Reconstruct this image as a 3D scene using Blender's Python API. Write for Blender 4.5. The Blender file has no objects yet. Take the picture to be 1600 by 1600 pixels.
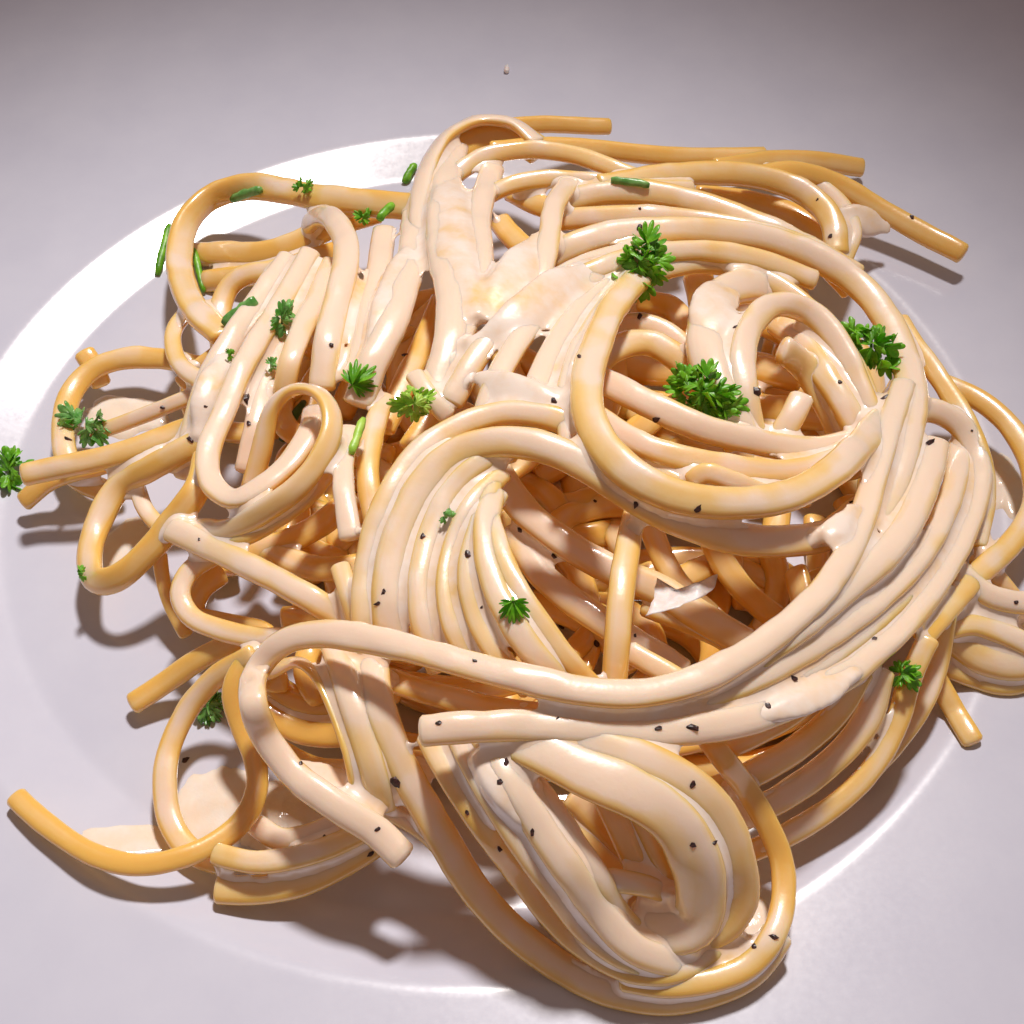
import bpy, bmesh, math, random
import numpy as np
from mathutils import Vector, noise
from mathutils.bvhtree import BVHTree

random.seed(7)
MM = 0.001                       # everything below is measured in millimetres
scene = bpy.context.scene
COL = scene.collection
V = lambda *a: np.array(a, float)
def unit(v): return v / (np.linalg.norm(v) + 1e-12)

# ------------------------------------------------------------------ camera
EL, FOV, DIST = math.radians(52.5), math.radians(42.0), 250.0
CAM = V(0, -math.cos(EL) * DIST, math.sin(EL) * DIST)
FWD = unit(-CAM); RIGHT = V(1, 0, 0); UPV = np.cross(RIGHT, FWD)
TANF = math.tan(FOV / 2)
cam = bpy.data.cameras.new('camera')
cam.angle = FOV; cam.clip_start = 0.005; cam.clip_end = 20
cam_ob = bpy.data.objects.new('camera', cam); COL.objects.link(cam_ob)
cam_ob.location = CAM * MM
cam_ob.rotation_euler = (math.pi / 2 - EL, 0, 0)
scene.camera = cam_ob

# ------------------------------------------------------------------ light
world = bpy.data.worlds.new('World'); scene.world = world; world.use_nodes = True
bg = world.node_tree.nodes['Background']
bg.inputs[0].default_value = (1.0, 0.71, 0.62, 1); bg.inputs[1].default_value = 0.20
def lamp(name, loc, target, size, power, color, spot=None, blend=0.6):
    d = bpy.data.lights.new(name, 'SPOT' if spot else 'AREA')
    if spot:
        d.spot_size = math.radians(spot); d.spot_blend = blend; d.shadow_soft_size = size * MM / 2
    else:
        d.shape = 'DISK'; d.size = size * MM
    d.energy = power; d.color = color
    o = bpy.data.objects.new(name, d); COL.objects.link(o)
    o.location = Vector(loc) * MM
    o.rotation_euler = (Vector(target) - Vector(loc)).to_track_quat('-Z', 'Y').to_euler()
    return o
lamp('kitchen_spot', (85, 435, 915), (-40, -45, 0), 112, 49.0, (1.0, 0.94, 0.89), spot=27, blend=1.0)
scene.view_settings.view_transform = 'Standard'
scene.view_settings.look = 'None'
scene.view_settings.exposure = 0.0
scene.view_settings.gamma = 1.0
scene.cycles.max_bounces = 14
scene.cycles.diffuse_bounces = 7
scene.cycles.caustics_reflective = False

# ------------------------------------------------------------------ materials
def mat(name):
    m = bpy.data.materials.new(name); m.use_nodes = True
    nt = m.node_tree; b = nt.nodes['Principled BSDF']
    return m, nt, b
def nnode(nt, t, **kw):
    n = nt.nodes.new(t)
    for k, v in kw.items():
        if k in n.inputs: n.inputs[k].default_value = v
        else: setattr(n, k, v)
    return n
def noise_tex(nt, scale, detail=3, rough=0.5, coords='Object'):
    tc = nt.nodes.new('ShaderNodeTexCoord')
    n = nnode(nt, 'ShaderNodeTexNoise', Scale=scale, Detail=detail, Roughness=rough)
    nt.links.new(tc.outputs[coords], n.inputs['Vector']); return n
def ramp(nt, src, stops):
    r = nt.nodes.new('ShaderNodeValToRGB'); e = r.color_ramp.elements
    while len(e) < len(stops): e.new(0.5)
    for el, (p, c) in zip(e, stops):
        el.position = p; el.color = (*c, 1) if len(c) == 3 else c
    nt.links.new(src, r.inputs[0]); return r
def bump(nt, b, src, dist, strength=1.0, prev=None):
    n = nnode(nt, 'ShaderNodeBump', Strength=strength, Distance=dist)
    nt.links.new(src, n.inputs['Height'])
    if prev: nt.links.new(prev.outputs[0], n.inputs['Normal'])
    nt.links.new(n.outputs[0], b.inputs['Normal']); return n
def math_node(nt, op, a, b_):
    n = nt.nodes.new('ShaderNodeMath'); n.operation = op
    for i, s in enumerate((a, b_)):
        if isinstance(s, (int, float)): n.inputs[i].default_value = s
        else: nt.links.new(s, n.inputs[i])
    return n.outputs[0]

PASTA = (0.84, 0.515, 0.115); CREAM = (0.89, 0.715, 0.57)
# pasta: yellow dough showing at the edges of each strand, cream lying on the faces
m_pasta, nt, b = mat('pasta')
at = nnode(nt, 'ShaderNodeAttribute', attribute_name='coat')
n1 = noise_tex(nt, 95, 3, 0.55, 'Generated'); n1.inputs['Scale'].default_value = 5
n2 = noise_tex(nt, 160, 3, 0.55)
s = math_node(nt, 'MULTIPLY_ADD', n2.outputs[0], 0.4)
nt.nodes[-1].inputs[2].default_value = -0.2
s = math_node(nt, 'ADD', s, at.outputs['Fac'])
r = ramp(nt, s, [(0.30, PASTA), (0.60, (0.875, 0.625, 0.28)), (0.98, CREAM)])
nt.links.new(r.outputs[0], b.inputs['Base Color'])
b.inputs['Roughness'].default_value = 0.30
b.inputs['Subsurface Weight'].default_value = 0.85
b.inputs['Subsurface Radius'].default_value = (1.0, 0.75, 0.5)
b.inputs['Subsurface Scale'].default_value = 0.0014
b.inputs['Coat Weight'].default_value = 1.0; b.inputs['Coat Roughness'].default_value = 0.09; b.inputs['Coat IOR'].default_value = 1.8
n3 = noise_tex(nt, 420, 3, 0.6); n4 = noise_tex(nt, 1700, 2, 0.5)
bp = bump(nt, b, n3.outputs[0], 0.0008, 0.06)
bp2 = bump(nt, b, n4.outputs[0], 0.0002, 0.035, bp)
nt.links.new(bp2.outputs[0], b.inputs['Coat Normal'])

m_sauce, nt, b = mat('cream_sauce')
n2 = noise_tex(nt, 130, 4, 0.6)
r = ramp(nt, n2.outputs[0], [(0.28, (0.87, 0.60, 0.28)), (0.44, (0.89, 0.70, 0.54)), (0.60, (0.91, 0.79, 0.70))])
nt.links.new(r.outputs[0], b.inputs['Base Color'])
b.inputs['Roughness'].default_value = 0.30
b.inputs['Subsurface Weight'].default_value = 0.06
b.inputs['Subsurface Radius'].default_value = (1.0, 0.55, 0.28)
b.inputs['Subsurface Scale'].default_value = 0.0024
b.inputs['Coat Weight'].default_value = 1.0; b.inputs['Coat Roughness'].default_value = 0.09; b.inputs['Coat IOR'].default_value = 1.8
n3 = noise_tex(nt, 420, 3, 0.6); n4 = noise_tex(nt, 1700, 2, 0.5)
bp = bump(nt, b, n3.outputs[0], 0.0008, 0.06)
bp2 = bump(nt, b, n4.outputs[0], 0.0002, 0.035, bp)
nt.links.new(bp2.outputs[0], b.inputs['Coat Normal'])

m_pool, nt, b = mat('thin_sauce')
n2 = noise_tex(nt, 200, 4, 0.6)
r = ramp(nt, n2.outputs[0], [(0.3, (0.80, 0.66, 0.52)), (0.7, (0.80, 0.74, 0.68))])
nt.links.new(r.outputs[0], b.inputs['Base Color'])
b.inputs['Roughness'].default_value = 0.12
b.inputs['Subsurface Weight'].default_value = 0.3
b.inputs['Subsurface Radius'].default_value = (1, .6, .4); b.inputs['Subsurface Scale'].default_value = 0.002
n3 = noise_tex(nt, 500, 3, 0.6); bump(nt, b, n3.outputs[0], 0.0007, 0.12)

m_plate, nt, b = mat('white_glazed_ceramic')
n1 = noise_tex(nt, 60, 5, 0.6); n2 = noise_tex(nt, 900, 3, 0.7)
r = ramp(nt, n1.outputs[0], [(0.3, (0.565, 0.575, 0.69)), (0.7, (0.605, 0.615, 0.725))])
nt.links.new(r.outputs[0], b.inputs['Base Color'])
r2 = ramp(nt, n2.outputs[0], [(0.3, (0.15,) * 3), (0.8, (0.19,) * 3)])
nt.links.new(r2.outputs[0], b.inputs['Roughness'])
b.inputs['IOR'].default_value = 1.75
n5 = noise_tex(nt, 45, 3, 0.5); bump(nt, b, n5.outputs[0], 0.0006, 0.10)

m_pepper, nt, b = mat('black_pepper')
n1 = noise_tex(nt, 1500, 3)
r = ramp(nt, n1.outputs[0], [(0.35, (0.012, 0.006, 0.008)), (0.7, (0.09, 0.035, 0.03))])
nt.links.new(r.outputs[0], b.inputs['Base Color']); b.inputs['Roughness'].default_value = 0.35
bump(nt, b, n1.outputs[0], 0.0003, 0.6)

def herb_mat(name, c1, c2, rough=0.4):
    m, nt, b = mat(name)
    n1 = noise_tex(nt, 500, 3)
    r = ramp(nt, n1.outputs[0], [(0.3, c1), (0.7, c2)])
    nt.links.new(r.outputs[0], b.inputs['Base Color']); b.inputs['Roughness'].default_value = rough
    b.inputs['Subsurface Weight'].default_value = 0.25
    b.inputs['Subsurface Radius'].default_value = (0.3, 1, 0.1); b.inputs['Subsurface Scale'].default_value = 0.0008
    bump(nt, b, n1.outputs[0], 0.0004, 0.5); return m
m_leaf = herb_mat('parsley_green', (0.06, 0.24, 0.006), (0.20, 0.50, 0.02))
m_pale = herb_mat('pale_parsley_green', (0.26, 0.52, 0.04), (0.46, 0.68, 0.12))
m_coated = herb_mat('cream_filmed_herb', (0.07, 0.26, 0.04), (0.24, 0.46, 0.15), 0.3)
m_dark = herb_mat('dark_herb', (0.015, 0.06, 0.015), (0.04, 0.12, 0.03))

m_flake, nt, b = mat('torn_white_flake')
n1 = noise_tex(nt, 700, 3)
r = ramp(nt, n1.outputs[0], [(0.3, (0.78, 0.66, 0.62)), (0.7, (0.88, 0.84, 0.84))])
nt.links.new(r.outputs[0], b.inputs['Base Color']); b.inputs['Roughness'].default_value = 0.35
b.inputs['Subsurface Weight'].default_value = 0.4
b.inputs['Subsurface Radius'].default_value = (1, .6, .4); b.inputs['Subsurface Scale'].default_value = 0.001
bump(nt, b, n1.outputs[0], 0.0005, 0.6)

m_table, nt, b = mat('brown_table')
n1 = noise_tex(nt, 12, 4)
r = ramp(nt, n1.outputs[0], [(0.3, (0.07, 0.035, 0.022)), (0.7, (0.12, 0.06, 0.04))])
nt.links.new(r.outputs[0], b.inputs['Base Color']); b.inputs['Roughness'].default_value = 0.5

# ------------------------------------------------------------------ helpers
def link(name, me, material, parent=None, loc=None):
    if me.name != name: me.name = name
    o = bpy.data.objects.new(name, me); COL.objects.link(o)
    if material: me.materials.append(material)
    if loc is not None: o.location = Vector(loc) * MM
    if parent: o.parent = parent
    return o
def tag(o, label=None, cat=None, group=None, kind=None):
    if label: o['label'] = label
    if cat: o['category'] = cat
    if group: o['group'] = group
    if kind: o['kind'] = kind
    return o
def mesh_np(name, verts, faces, smooth=True):
    me = bpy.data.meshes.new(name)
    me.from_pydata((np.asarray(verts) * MM).tolist(), [], [tuple(map(int, f)) for f in faces])
    if smooth: me.polygons.foreach_set('use_smooth', [True] * len(me.polygons))
    me.update(); return me

# plate surface height (mm) against distance from the middle of the plate
PC = V(-8, 10)
def smooth(a, b, x):
    t = np.clip((x - a) / (b - a), 0, 1); return t * t * (3 - 2 * t)
PR = np.linspace(0, 230, 921)
def slope(r):
    wall = smooth(85.5, 89, r) * (1 - smooth(97.5, 101, r)) * math.tan(math.radians(19.5))
    rim = smooth(97, 101, r) * np.tan(np.radians(1.5 + 2.5 * np.clip((r - 100) / 100, 0, 1)))
    return wall + rim
PZ = np.concatenate([[0], np.cumsum((slope(PR[1:]) + slope(PR[:-1])) / 2 * np.diff(PR))])
def plate_z(x, y): return float(np.interp(math.hypot(x - PC[0], y - PC[1]), PR, PZ))

# a ray of the photograph met with the height h above the plate
def ray(px, py):
    return unit(FWD + (px - 800) / 800 * TANF * RIGHT + (800 - py) / 800 * TANF * UPV)
def at_px(px, py, h):
    d = ray(px, py); return CAM + d * ((h - CAM[2]) / d[2])
def px_size(P): return float(np.dot(P - CAM, FWD)) * TANF / 800    # mm per pixel of the photo
def dome(px, py):
    u = (px - 880) / 760; v = (py - 780) / (760 if py < 780 else 830)
    return 3 + 32 * max(0.0, 1 - u * u - v * v) ** 0.92

def parse(txt):
    out, last, rl = [], 0.0, 0.0
    absol = False
    for tok in txt.replace(')', '').split('('):
        p = tok.replace(',', ' ').split()
        if not p: continue
        x, y = float(p[0]), float(p[1])
        for q in p[2:]:
            if q[0] == 'r': rl = float(q[1:])
            elif q[0] == '=': absol = True; last = float(q[1:])
            else: absol = False; last = float(q)
        out.append((x, y, last if absol else dome(x, y) + last, rl))
    return out

def catmull(P, step):
    P = np.asarray(P, float)
    E = np.vstack([2 * P[0] - P[1], P, 2 * P[-1] - P[-2]])
    out = []
    for i in range(1, len(E) - 2):
        p0, p1, p2, p3 = E[i - 1:i + 3]
        n = max(2, int(np.linalg.norm((p2 - p1)[:3]) / step))
        # centripetal
        t0 = 0.0
        t1 = t0 + np.linalg.norm((p1 - p0)[:3]) ** 0.5 + 1e-6
        t2 = t1 + np.linalg.norm((p2 - p1)[:3]) ** 0.5 + 1e-6
        t3 = t2 + np.linalg.norm((p3 - p2)[:3]) ** 0.5 + 1e-6
        for k in range(n):
            t = t1 + (t2 - t1) * k / n
            a1 = (t1 - t) / (t1 - t0) * p0 + (t - t0) / (t1 - t0) * p1
            a2 = (t2 - t) / (t2 - t1) * p1 + (t - t1) / (t2 - t1) * p2
            a3 = (t3 - t) / (t3 - t2) * p2 + (t - t2) / (t3 - t2) * p3
            b1 = (t2 - t) / (t2 - t0) * a1 + (t - t0) / (t2 - t0) * a2
            b2 = (t3 - t) / (t3 - t1) * a2 + (t - t1) / (t3 - t1) * a3
            out.append((t2 - t) / (t2 - t1) * b1 + (t - t1) / (t2 - t1) * b2)
    out.append(P[-1]); return np.array(out)

NS = 18
def ribbon(pts, w_px, flat=0.52, coat=0.5, seed=0, wob=1.0, taper=False):
    """pts: (px,py,h,roll) -> verts, faces, coat attribute; a linguine strand swept along the path"""
    rnd = random.Random(seed)
    P3 = np.array([np.append(at_px(x, y, h), rl) for x, y, h, rl in pts])
    C = catmull(P3, 1.1)
    for _ in range(2):
        C[1:-1] = 0.25 * C[:-2] + 0.5 * C[1:-1] + 0.25 * C[2:]
    roll = np.radians(C[:, 3]); C = C[:, :3]
    sc = np.mean([px_size(c) for c in C])
    w = w_px * sc * (1.0 if taper else 0.81); t = w * flat
    n = len(C)
    # rest on the plate, never in it
    for i in range(n):
        zmin = plate_z(C[i, 0], C[i, 1]) + 0.46 * t
        if C[i, 2] < zmin:
            d = unit(C[i] - CAM); C[i] = CAM + d * ((zmin - CAM[2]) / d[2])
    T = np.gradient(C, axis=0); T /= np.linalg.norm(T, axis=1)[:, None] + 1e-9
    N = np.zeros_like(C)
    for i in range(n):
        ref = unit(0.65 * unit(CAM - C[i]) + 0.35 * V(0, 0, 1))
        v = ref - T[i] * np.dot(ref, T[i])
        N[i] = v
    for _ in range(3):
        N[1:-1] = (N[:-2] + 2 * N[1:-1] + N[2:]) / 4
    for i in range(n):
        N[i] = unit(N[i] - T[i] * np.dot(N[i], T[i]))
    B = np.cross(T, N)
    o = Vector((rnd.uniform(0, 900), rnd.uniform(0, 900), 0))
    ang = np.array([2 * math.pi * k / NS for k in range(NS)])
    ex = 2 / 2.35
    cx = np.sign(np.cos(ang)) * np.abs(np.cos(ang)) ** ex
    cy = np.sign(np.sin(ang)) * np.abs(np.sin(ang)) ** ex
    rings, cf = [], []
    s = 0.0
    for i in range(n):
        if i: s += np.linalg.norm(C[i] - C[i - 1])
        rr = roll[i] + math.radians(14) * wob * noise.noise(o + Vector((s / 22, 0, 3)))
        wv = w * (1 + 0.07 * wob * noise.noise(o + Vector((s / 9, 5, 0))))
        tv = t * (1 + 0.09 * wob * noise.noise(o + Vector((s / 8, 9, 0))))
        c_ = C[i] + N[i] * 0.22 * wob * noise.noise(o + Vector((s / 12, 1, 1)))
        Bn = B[i] * math.cos(rr) + N[i] * math.sin(rr)
        Nn = N[i] * math.cos(rr) - B[i] * math.sin(rr)
        e = 1.0
        if taper: e = max(0.25, min(1, min(i, n - 1 - i) / (0.3 * n))) ** .6; wv *= e; tv *= e
        ring = []
        for k in range(NS):
            d = Bn * (cx[k] * wv / 2) + Nn * (cy[k] * tv / 2)
            q = c_ + d
            lump = 1 + 0.05 * wob * noise.noise(Vector(q / 3.2) + o)
            ring.append(c_ + d * lump)
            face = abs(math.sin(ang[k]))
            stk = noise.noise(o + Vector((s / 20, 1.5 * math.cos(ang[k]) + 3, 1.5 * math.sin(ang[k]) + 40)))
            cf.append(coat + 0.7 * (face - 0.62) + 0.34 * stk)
        rings.append(ring)
    # blunt, softly rounded cut ends
    def cap(i0, sgn):
        c = np.mean(rings[i0], axis=0); tt = T[i0] * sgn
        r1 = [c + (np.array(v) - c) * 0.84 + tt * 0.42 for v in rings[i0]]
        r2 = [c + (np.array(v) - c) * 0.46 + tt * 0.66 for v in rings[i0]]
        return r1, r2
    a1, a2 = cap(0, -1); b1, b2 = cap(n - 1, 1)
    allr = [a2, a1] + rings + [b1, b2]
    cf = list(cf[:NS]) * 2 + cf + list(cf[-NS:]) * 2
    verts = np.array(allr).reshape(-1, 3)
    R = len(allr); faces = []
    for i in range(R - 1):
        for k in range(NS):
            k2 = (k + 1) % NS
            faces.append((i * NS + k, i * NS + k2, (i + 1) * NS + k2, (i + 1) * NS + k))
    faces.append(tuple(range(NS - 1, -1, -1)))
    faces.append(tuple((R - 1) * NS + k for k in range(NS)))
    f0 = faces[(R // 2) * NS]; mid = verts[f0[0] // NS * NS:f0[0] // NS * NS + NS].mean(axis=0)
    nn_ = np.cross(verts[f0[1]] - verts[f0[0]], verts[f0[3]] - verts[f0[0]])
    if np.dot(nn_, verts[f0[0]] - mid) < 0: faces = [tuple(reversed(q)) for q in faces]
    return verts, faces, np.array(cf, float)

SAUCE_IN = []                    # closed shapes the cream clings to
ALLV, ALLF = [], []              # everything solid so far, for laying herbs and pepper on it
def add_solid(v, f):
    base = sum(len(a) for a in ALLV); ALLV.append(v)
    ALLF.extend([tuple(i + base for i in q) for q in f])
SEED = [100]
def normals(me):
    arr = np.empty(len(me.vertices) * 3, np.float32); me.vertex_normals.foreach_get('vector', arr)
    return arr.reshape(-1, 3).astype(float)
def strand(label, w, coat, pts, flat=0.52, sauce=1, group='cooked linguine strands on the plate', film=0.0):
    SEED[0] += 1
    v, f, cf = ribbon(parse(pts) if isinstance(pts, str) else pts, w, flat, coat, SEED[0])
    c = v.mean(axis=0); c[2] = v[:, 2].min()
    me = mesh_np('linguine_strand', v - c, f)
    nrm = normals(me)
    # cream that ran over the strand: it lies on the upper side and thickens it a little
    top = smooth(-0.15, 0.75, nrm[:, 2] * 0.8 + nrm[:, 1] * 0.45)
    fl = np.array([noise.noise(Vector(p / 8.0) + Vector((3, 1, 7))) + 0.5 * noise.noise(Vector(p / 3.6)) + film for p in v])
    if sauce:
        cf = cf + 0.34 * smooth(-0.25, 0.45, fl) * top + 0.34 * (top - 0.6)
        v = v + nrm * (0.22 * smooth(0.0, 0.7, fl) * top)[:, None]
        me.vertices.foreach_set('co', ((v - c) * MM).astype(np.float32).ravel()); me.update()
    a = me.attributes.new('coat', 'FLOAT', 'POINT'); a.data.foreach_set('value', cf.astype(np.float32))
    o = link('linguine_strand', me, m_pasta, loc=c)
    tag(o, label, 'pasta', group)
    add_solid(v, f)
    if sauce: SAUCE_IN.append((v - nrm * 0.24, f))
    return o

# ------------------------------------------------------------------ table and plate
def lathe(name, prof, center, seg, material):
    vs, fs = [], []
    for (r_, z_) in prof:
        for k in range(seg):
            a = 2 * math.pi * k / seg
            vs.append((center[0] + r_ * math.cos(a), center[1] + r_ * math.sin(a), z_))
    n = len(prof)
    for i in range(n - 1):
        for k in range(seg):
            k2 = (k + 1) % seg
            fs.append((i * seg + k, i * seg + k2, (i + 1) * seg + k2, (i + 1) * seg + k))
    fs.append(tuple(range(seg - 1, -1, -1))); fs.append(tuple((n - 1) * seg + k for k in range(seg)))
    return np.array(vs), fs
TOPZ = -9.0
bm_v = [(-700, -600, TOPZ - 30), (700, -600, TOPZ - 30), (700, 600, TOPZ - 30), (-700, 600, TOPZ - 30),
        (-700, -600, TOPZ), (700, -600, TOPZ), (700, 600, TOPZ), (-700, 600, TOPZ)]
me = mesh_np('table_top', bm_v, [(0, 3, 2, 1), (4, 5, 6, 7), (0, 1, 5, 4), (1, 2, 6, 5), (2, 3, 7, 6), (3, 0, 4, 7)], False)
tag(link('table_top', me, m_table), kind='structure')
RIM = 222.0
prof = [(1e-3 + 0.01, 0.0)]
rr = list(np.arange(4, 83, 7)) + list(np.arange(83, 106, 0.7)) + list(np.arange(106, RIM, 4)) + [RIM]
prof += [(r_, float(np.interp(r_, PR, PZ))) for r_ in rr]
zr = float(np.interp(RIM, PR, PZ))
prof += [(RIM + 1.6, zr - 0.4), (RIM + 2.4, zr - 1.9), (RIM + 1.6, zr - 3.6)]
prof += [(r_, float(np.interp(r_, PR, PZ)) - 5.5) for r_ in (210, 185, 165, 145, 125, 110)]
prof += [(96, -5.0), (92, -6.0), (91, -8.8), (86, -9.0), (84, -6.2), (40, -6.0), (0.01, -6.0)]
pv, pf = lathe('plate', prof, PC, 220, m_plate)
plate = link('plate', mesh_np('plate', pv - np.array([PC[0], PC[1], TOPZ]), pf), m_plate, loc=(PC[0], PC[1], TOPZ))
tag(plate, 'wide white glazed pasta plate with a shallow well under the linguine', 'plate')

# ------------------------------------------------------------------ linguine, strand by strand
S = strand
# --- loops on the left
S('thick amber loop standing up at the upper left of the heap', 54, .22, '(655 324 0)(590 319 0)(510 311 0)(440 298 1)(385 292 2 r20)(330 308 3 r35)(292 348 3 r35)(280 400 2 r25)(288 450 2)(312 492 2)(350 525 1)')
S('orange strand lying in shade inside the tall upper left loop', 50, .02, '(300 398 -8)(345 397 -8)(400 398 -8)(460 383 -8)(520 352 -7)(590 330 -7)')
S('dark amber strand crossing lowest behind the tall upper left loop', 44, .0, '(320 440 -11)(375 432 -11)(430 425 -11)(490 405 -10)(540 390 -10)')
S('small arched strand under the tall upper left loop', 42, .4, '(338 525 -3)(345 480 -1)(358 447 1)(385 428 2)(420 424 1)(455 412 0)')
S('creamy strand bent over at its top left of the central cream', 50, .62, '(480 352 -5)(500 338 1)(522 345 4)(540 378 5)(538 425 5)(524 480 4)(511 540 3)(503 605 -1)')
S('outer left strand of the creamy bundle hanging above the small ring', 50, .75, '(452 405 1)(408 465 2)(368 525 3)(335 580 3)(312 640 2)(300 690 0)(292 745 -4)', film=.12)
S('creamy strand ending in a hairpin bend below the left bundle', 46, .66, '(485 395 1)(445 465 2)(405 530 3)(375 582 4)(352 640 4)(330 690 5)(324 735 5 r15)(340 768 5 r25)(374 780 5 r25)(415 757 4 r25)(455 720 3 r15)(482 678 2)(490 640 -4)', film=.1)
S('strand curled into the small open ring on the left', 44, .42, '(392 765 -3)(412 690 2 r20)(422 645 5 r45)(446 615 7 r58)(478 607 8 r58)(510 625 8 r45)(520 662 7 r30)(505 708 6 r20)(470 757 5 r10)(418 797 4)(362 826 2)(305 828 -1)')
S('strand sagging underneath the small open ring on the left', 40, .3, '(525 705 -2)(490 765 1)(430 812 1)(370 842 1)(312 838 -1)')
S('pale strand sunk between the hairpin bend and the small ring', 44, .78, '(505 430 -4)(468 490 -3)(436 552 -2)(413 610 -2)(400 670 -3)(385 735 -6)', film=.1)
S('strand left of the bent over creamy one, half covered by it', 44, .55, '(520 410 -2)(494 470 0)(470 520 1)(452 570 1)(444 615 -3)', film=.05)
S('thin strand tucked between left bundle and arched strand', 36, .3, '(430 440 -3)(395 495 -2)(350 545 -2)(310 575 -3)(285 600 -4)')
S('slack strand falling from behind the tall upper left loop', 34, .25, '(300 480 0)(274 510 1)(270 540 1)(285 575 1)(320 600 0)')
S('amber oval loop lying flat at the far left of the plate', 44, .12, '(310 572 =10)(255 561 =8)(200 560 =7)(150 574 =6.5)(115 607 =6)(100 650 =6)(100 700 =6)(118 745 =5)(170 770 =4)')
S('short stub poking up behind the flat oval loop', 40, .15, '(132 552 =7)(143 568 =6)(158 600 =3)', sauce=0)
S('thin strand with a pepper fleck crossing the flat oval loop', 32, .5, '(330 605 =14)(285 625 =12)(235 645 =9)(185 664 =6)(130 682 =3)')
S('pointed strand reaching to the left edge under parsley', 46, .2, '(330 662 1)(285 672 =16)(240 690 =15)(180 711 =14)(110 727 =13)(60 737 =12)(38 742 =12)')
S('blunt end of a strand drooping onto the plate at far left', 42, .15, '(190 718 =9)(120 735 =9)(75 752 =7)(38 783 =4)')
S('long orange bend hanging down at the left edge of the heap', 52, .12, '(330 680 0)(285 705 =17)(235 732 =14)(188 760 =10)(155 815 =8)(140 868 =8 r-15)(150 908 =9 r-25)(182 905 =11 r-15)(228 866 =14)(272 814 =17)(306 768 =20)(322 715 =19)')
S('short curved strand deep inside the long orange bend', 34, .35, '(215 765 =9)(226 795 =9)(250 822 =9)(300 850 =11)(350 860 =13)')
S('broad strand slanting down right over the left loop', 52, .5, '(268 828 =18)(312 848 1)(370 875 1)(430 905 1)(490 938 0)(540 970 -4)')
S('rounded loop at left below the slanting broad strand', 42, .42, '(345 862 -3)(300 888 =15)(280 925 =14)(296 962 =13)(338 982 =14)(390 995 =16)(450 1000 =19)')
S('thin strand dropping to the plate behind the rounded left loop', 28, .25, '(250 868 =12)(254 905 =9)(268 950 =6)(290 990 =4)', sauce=0)
S('cut end resting on the plate left of the parsley', 46, .16, '(375 1000 =13)(315 1028 =9)(262 1064 =5)(209 1099 =3)', sauce=0)
# --- lower left
S('thin orange curl sweeping out to the lower left corner', 44, .08, '(385 1030 =16)(362 1075 =14)(374 1128 =11)(396 1180 =9)(403 1226 =8)(386 1274 =8)(345 1312 =8)(285 1340 =8.5)(215 1352 =8.5)(150 1337 =8)(95 1305 =7)(55 1274 =6.5)(26 1246 =6)', sauce=0)
S('left half of the teardrop loop on the plate at lower left', 46, .25, '(395 1025 =17)(335 1060 =12)(292 1112 =8)(266 1165 =6)(257 1225 =5)(266 1285 =4)(300 1332 =4)(355 1352 =5)')
S('long creamy strand sweeping right across the front, topmost', 56, .72, '(628 1338 =18)(590 1302 =19)(530 1264 =21)(480 1228 =22)(455 1205 =22)(415 1152 =24)(396 1100 =29 r15)(402 1048 4 r20)(437 1007 5 r20)(500 990 6 r10)(600 1005 6)(700 1030 6)(800 1056 6)(900 1078 6)(1000 1084 6)(1080 1066 6)(1150 1033 6)(1220 985 6)(1290 918 6)(1338 838 5)(1362 760 4)(1385 680 4)(1412 600 4)', film=.1)
S('thin edge-on strand inside the front left arch', 34, .3, '(420 1050 -4)(470 1035 0 r55)(500 1062 1 r60)(525 1120 1 r60)(548 1185 1 r50)(560 1240 -1 r40)')
S('flat upright strand behind the long sweeping strand at left', 56, .55, '(522 1010 -1)(545 1080 1)(567 1150 1)(585 1210 0)(600 1262 -3)')
S('strand with a blunt left end at the bottom of the heap', 58, .2, '(342 1389 =4.5)(400 1391 =5)(470 1378 =6)(540 1346 =7)(615 1300 =9)', film=-.2)
S('upper strand of the pair of ends at the bottom left', 46, .35, '(338 1335 =8)(400 1348 =9.5)(460 1340 =10)(530 1317 =11)(595 1283 =12)')
S('strand half drowned in cream beside the teardrop loop', 44, .6, '(400 1290 =5)(440 1312 =7)(500 1298 =9)(560 1268 =11)')
S('stubby strand peeking under the front left tip', 40, .6, '(565 1250 =13)(620 1272 =15)(660 1295 =14)(690 1325 =10)')
# --- front bundle
S('outermost strand of the front bundle running to the bottom', 64, .42, '(580 1020 -3)(594 1110 0)(622 1185 =23)(668 1268 =18)(740 1388 =11)(792 1446 =8)(848 1492 =6)(900 1524 =5)(962 1550 =5.5)(1050 1560 =5.5)(1125 1543 =6)(1180 1510 =7)(1214 1460 =9)', film=-.05)
S('yellow strand curving round the front loop on the right', 48, .12, '(1085 1120 -3)(1124 1178 0)(1165 1230 =18)(1200 1290 =14)(1222 1345 =11)(1224 1410 =10)(1205 1470 =10)(1165 1512 =9)(1110 1532 =9)(1050 1540 =9)(975 1530 =9)', film=-.2)
S('inner strand of the front bundle turning back at the bottom', 58, .38, '(672 1150 -1)(712 1222 1)(765 1300 0)(818 1370 =14)(870 1436 =11)(925 1484 =10)(985 1512 =11)(1050 1515 =10)(1105 1488 =9)(1136 1445 =9)(1150 1395 =10)')
S('glossy strand along the middle of the front bundle', 56, .62, '(715 1140 0)(752 1215 3)(805 1300 3)(858 1376 2)(908 1442 =15)(960 1485 =13)(1020 1508 =11)(1075 1505 =8)(1115 1480 =5)', film=.1)
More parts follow.
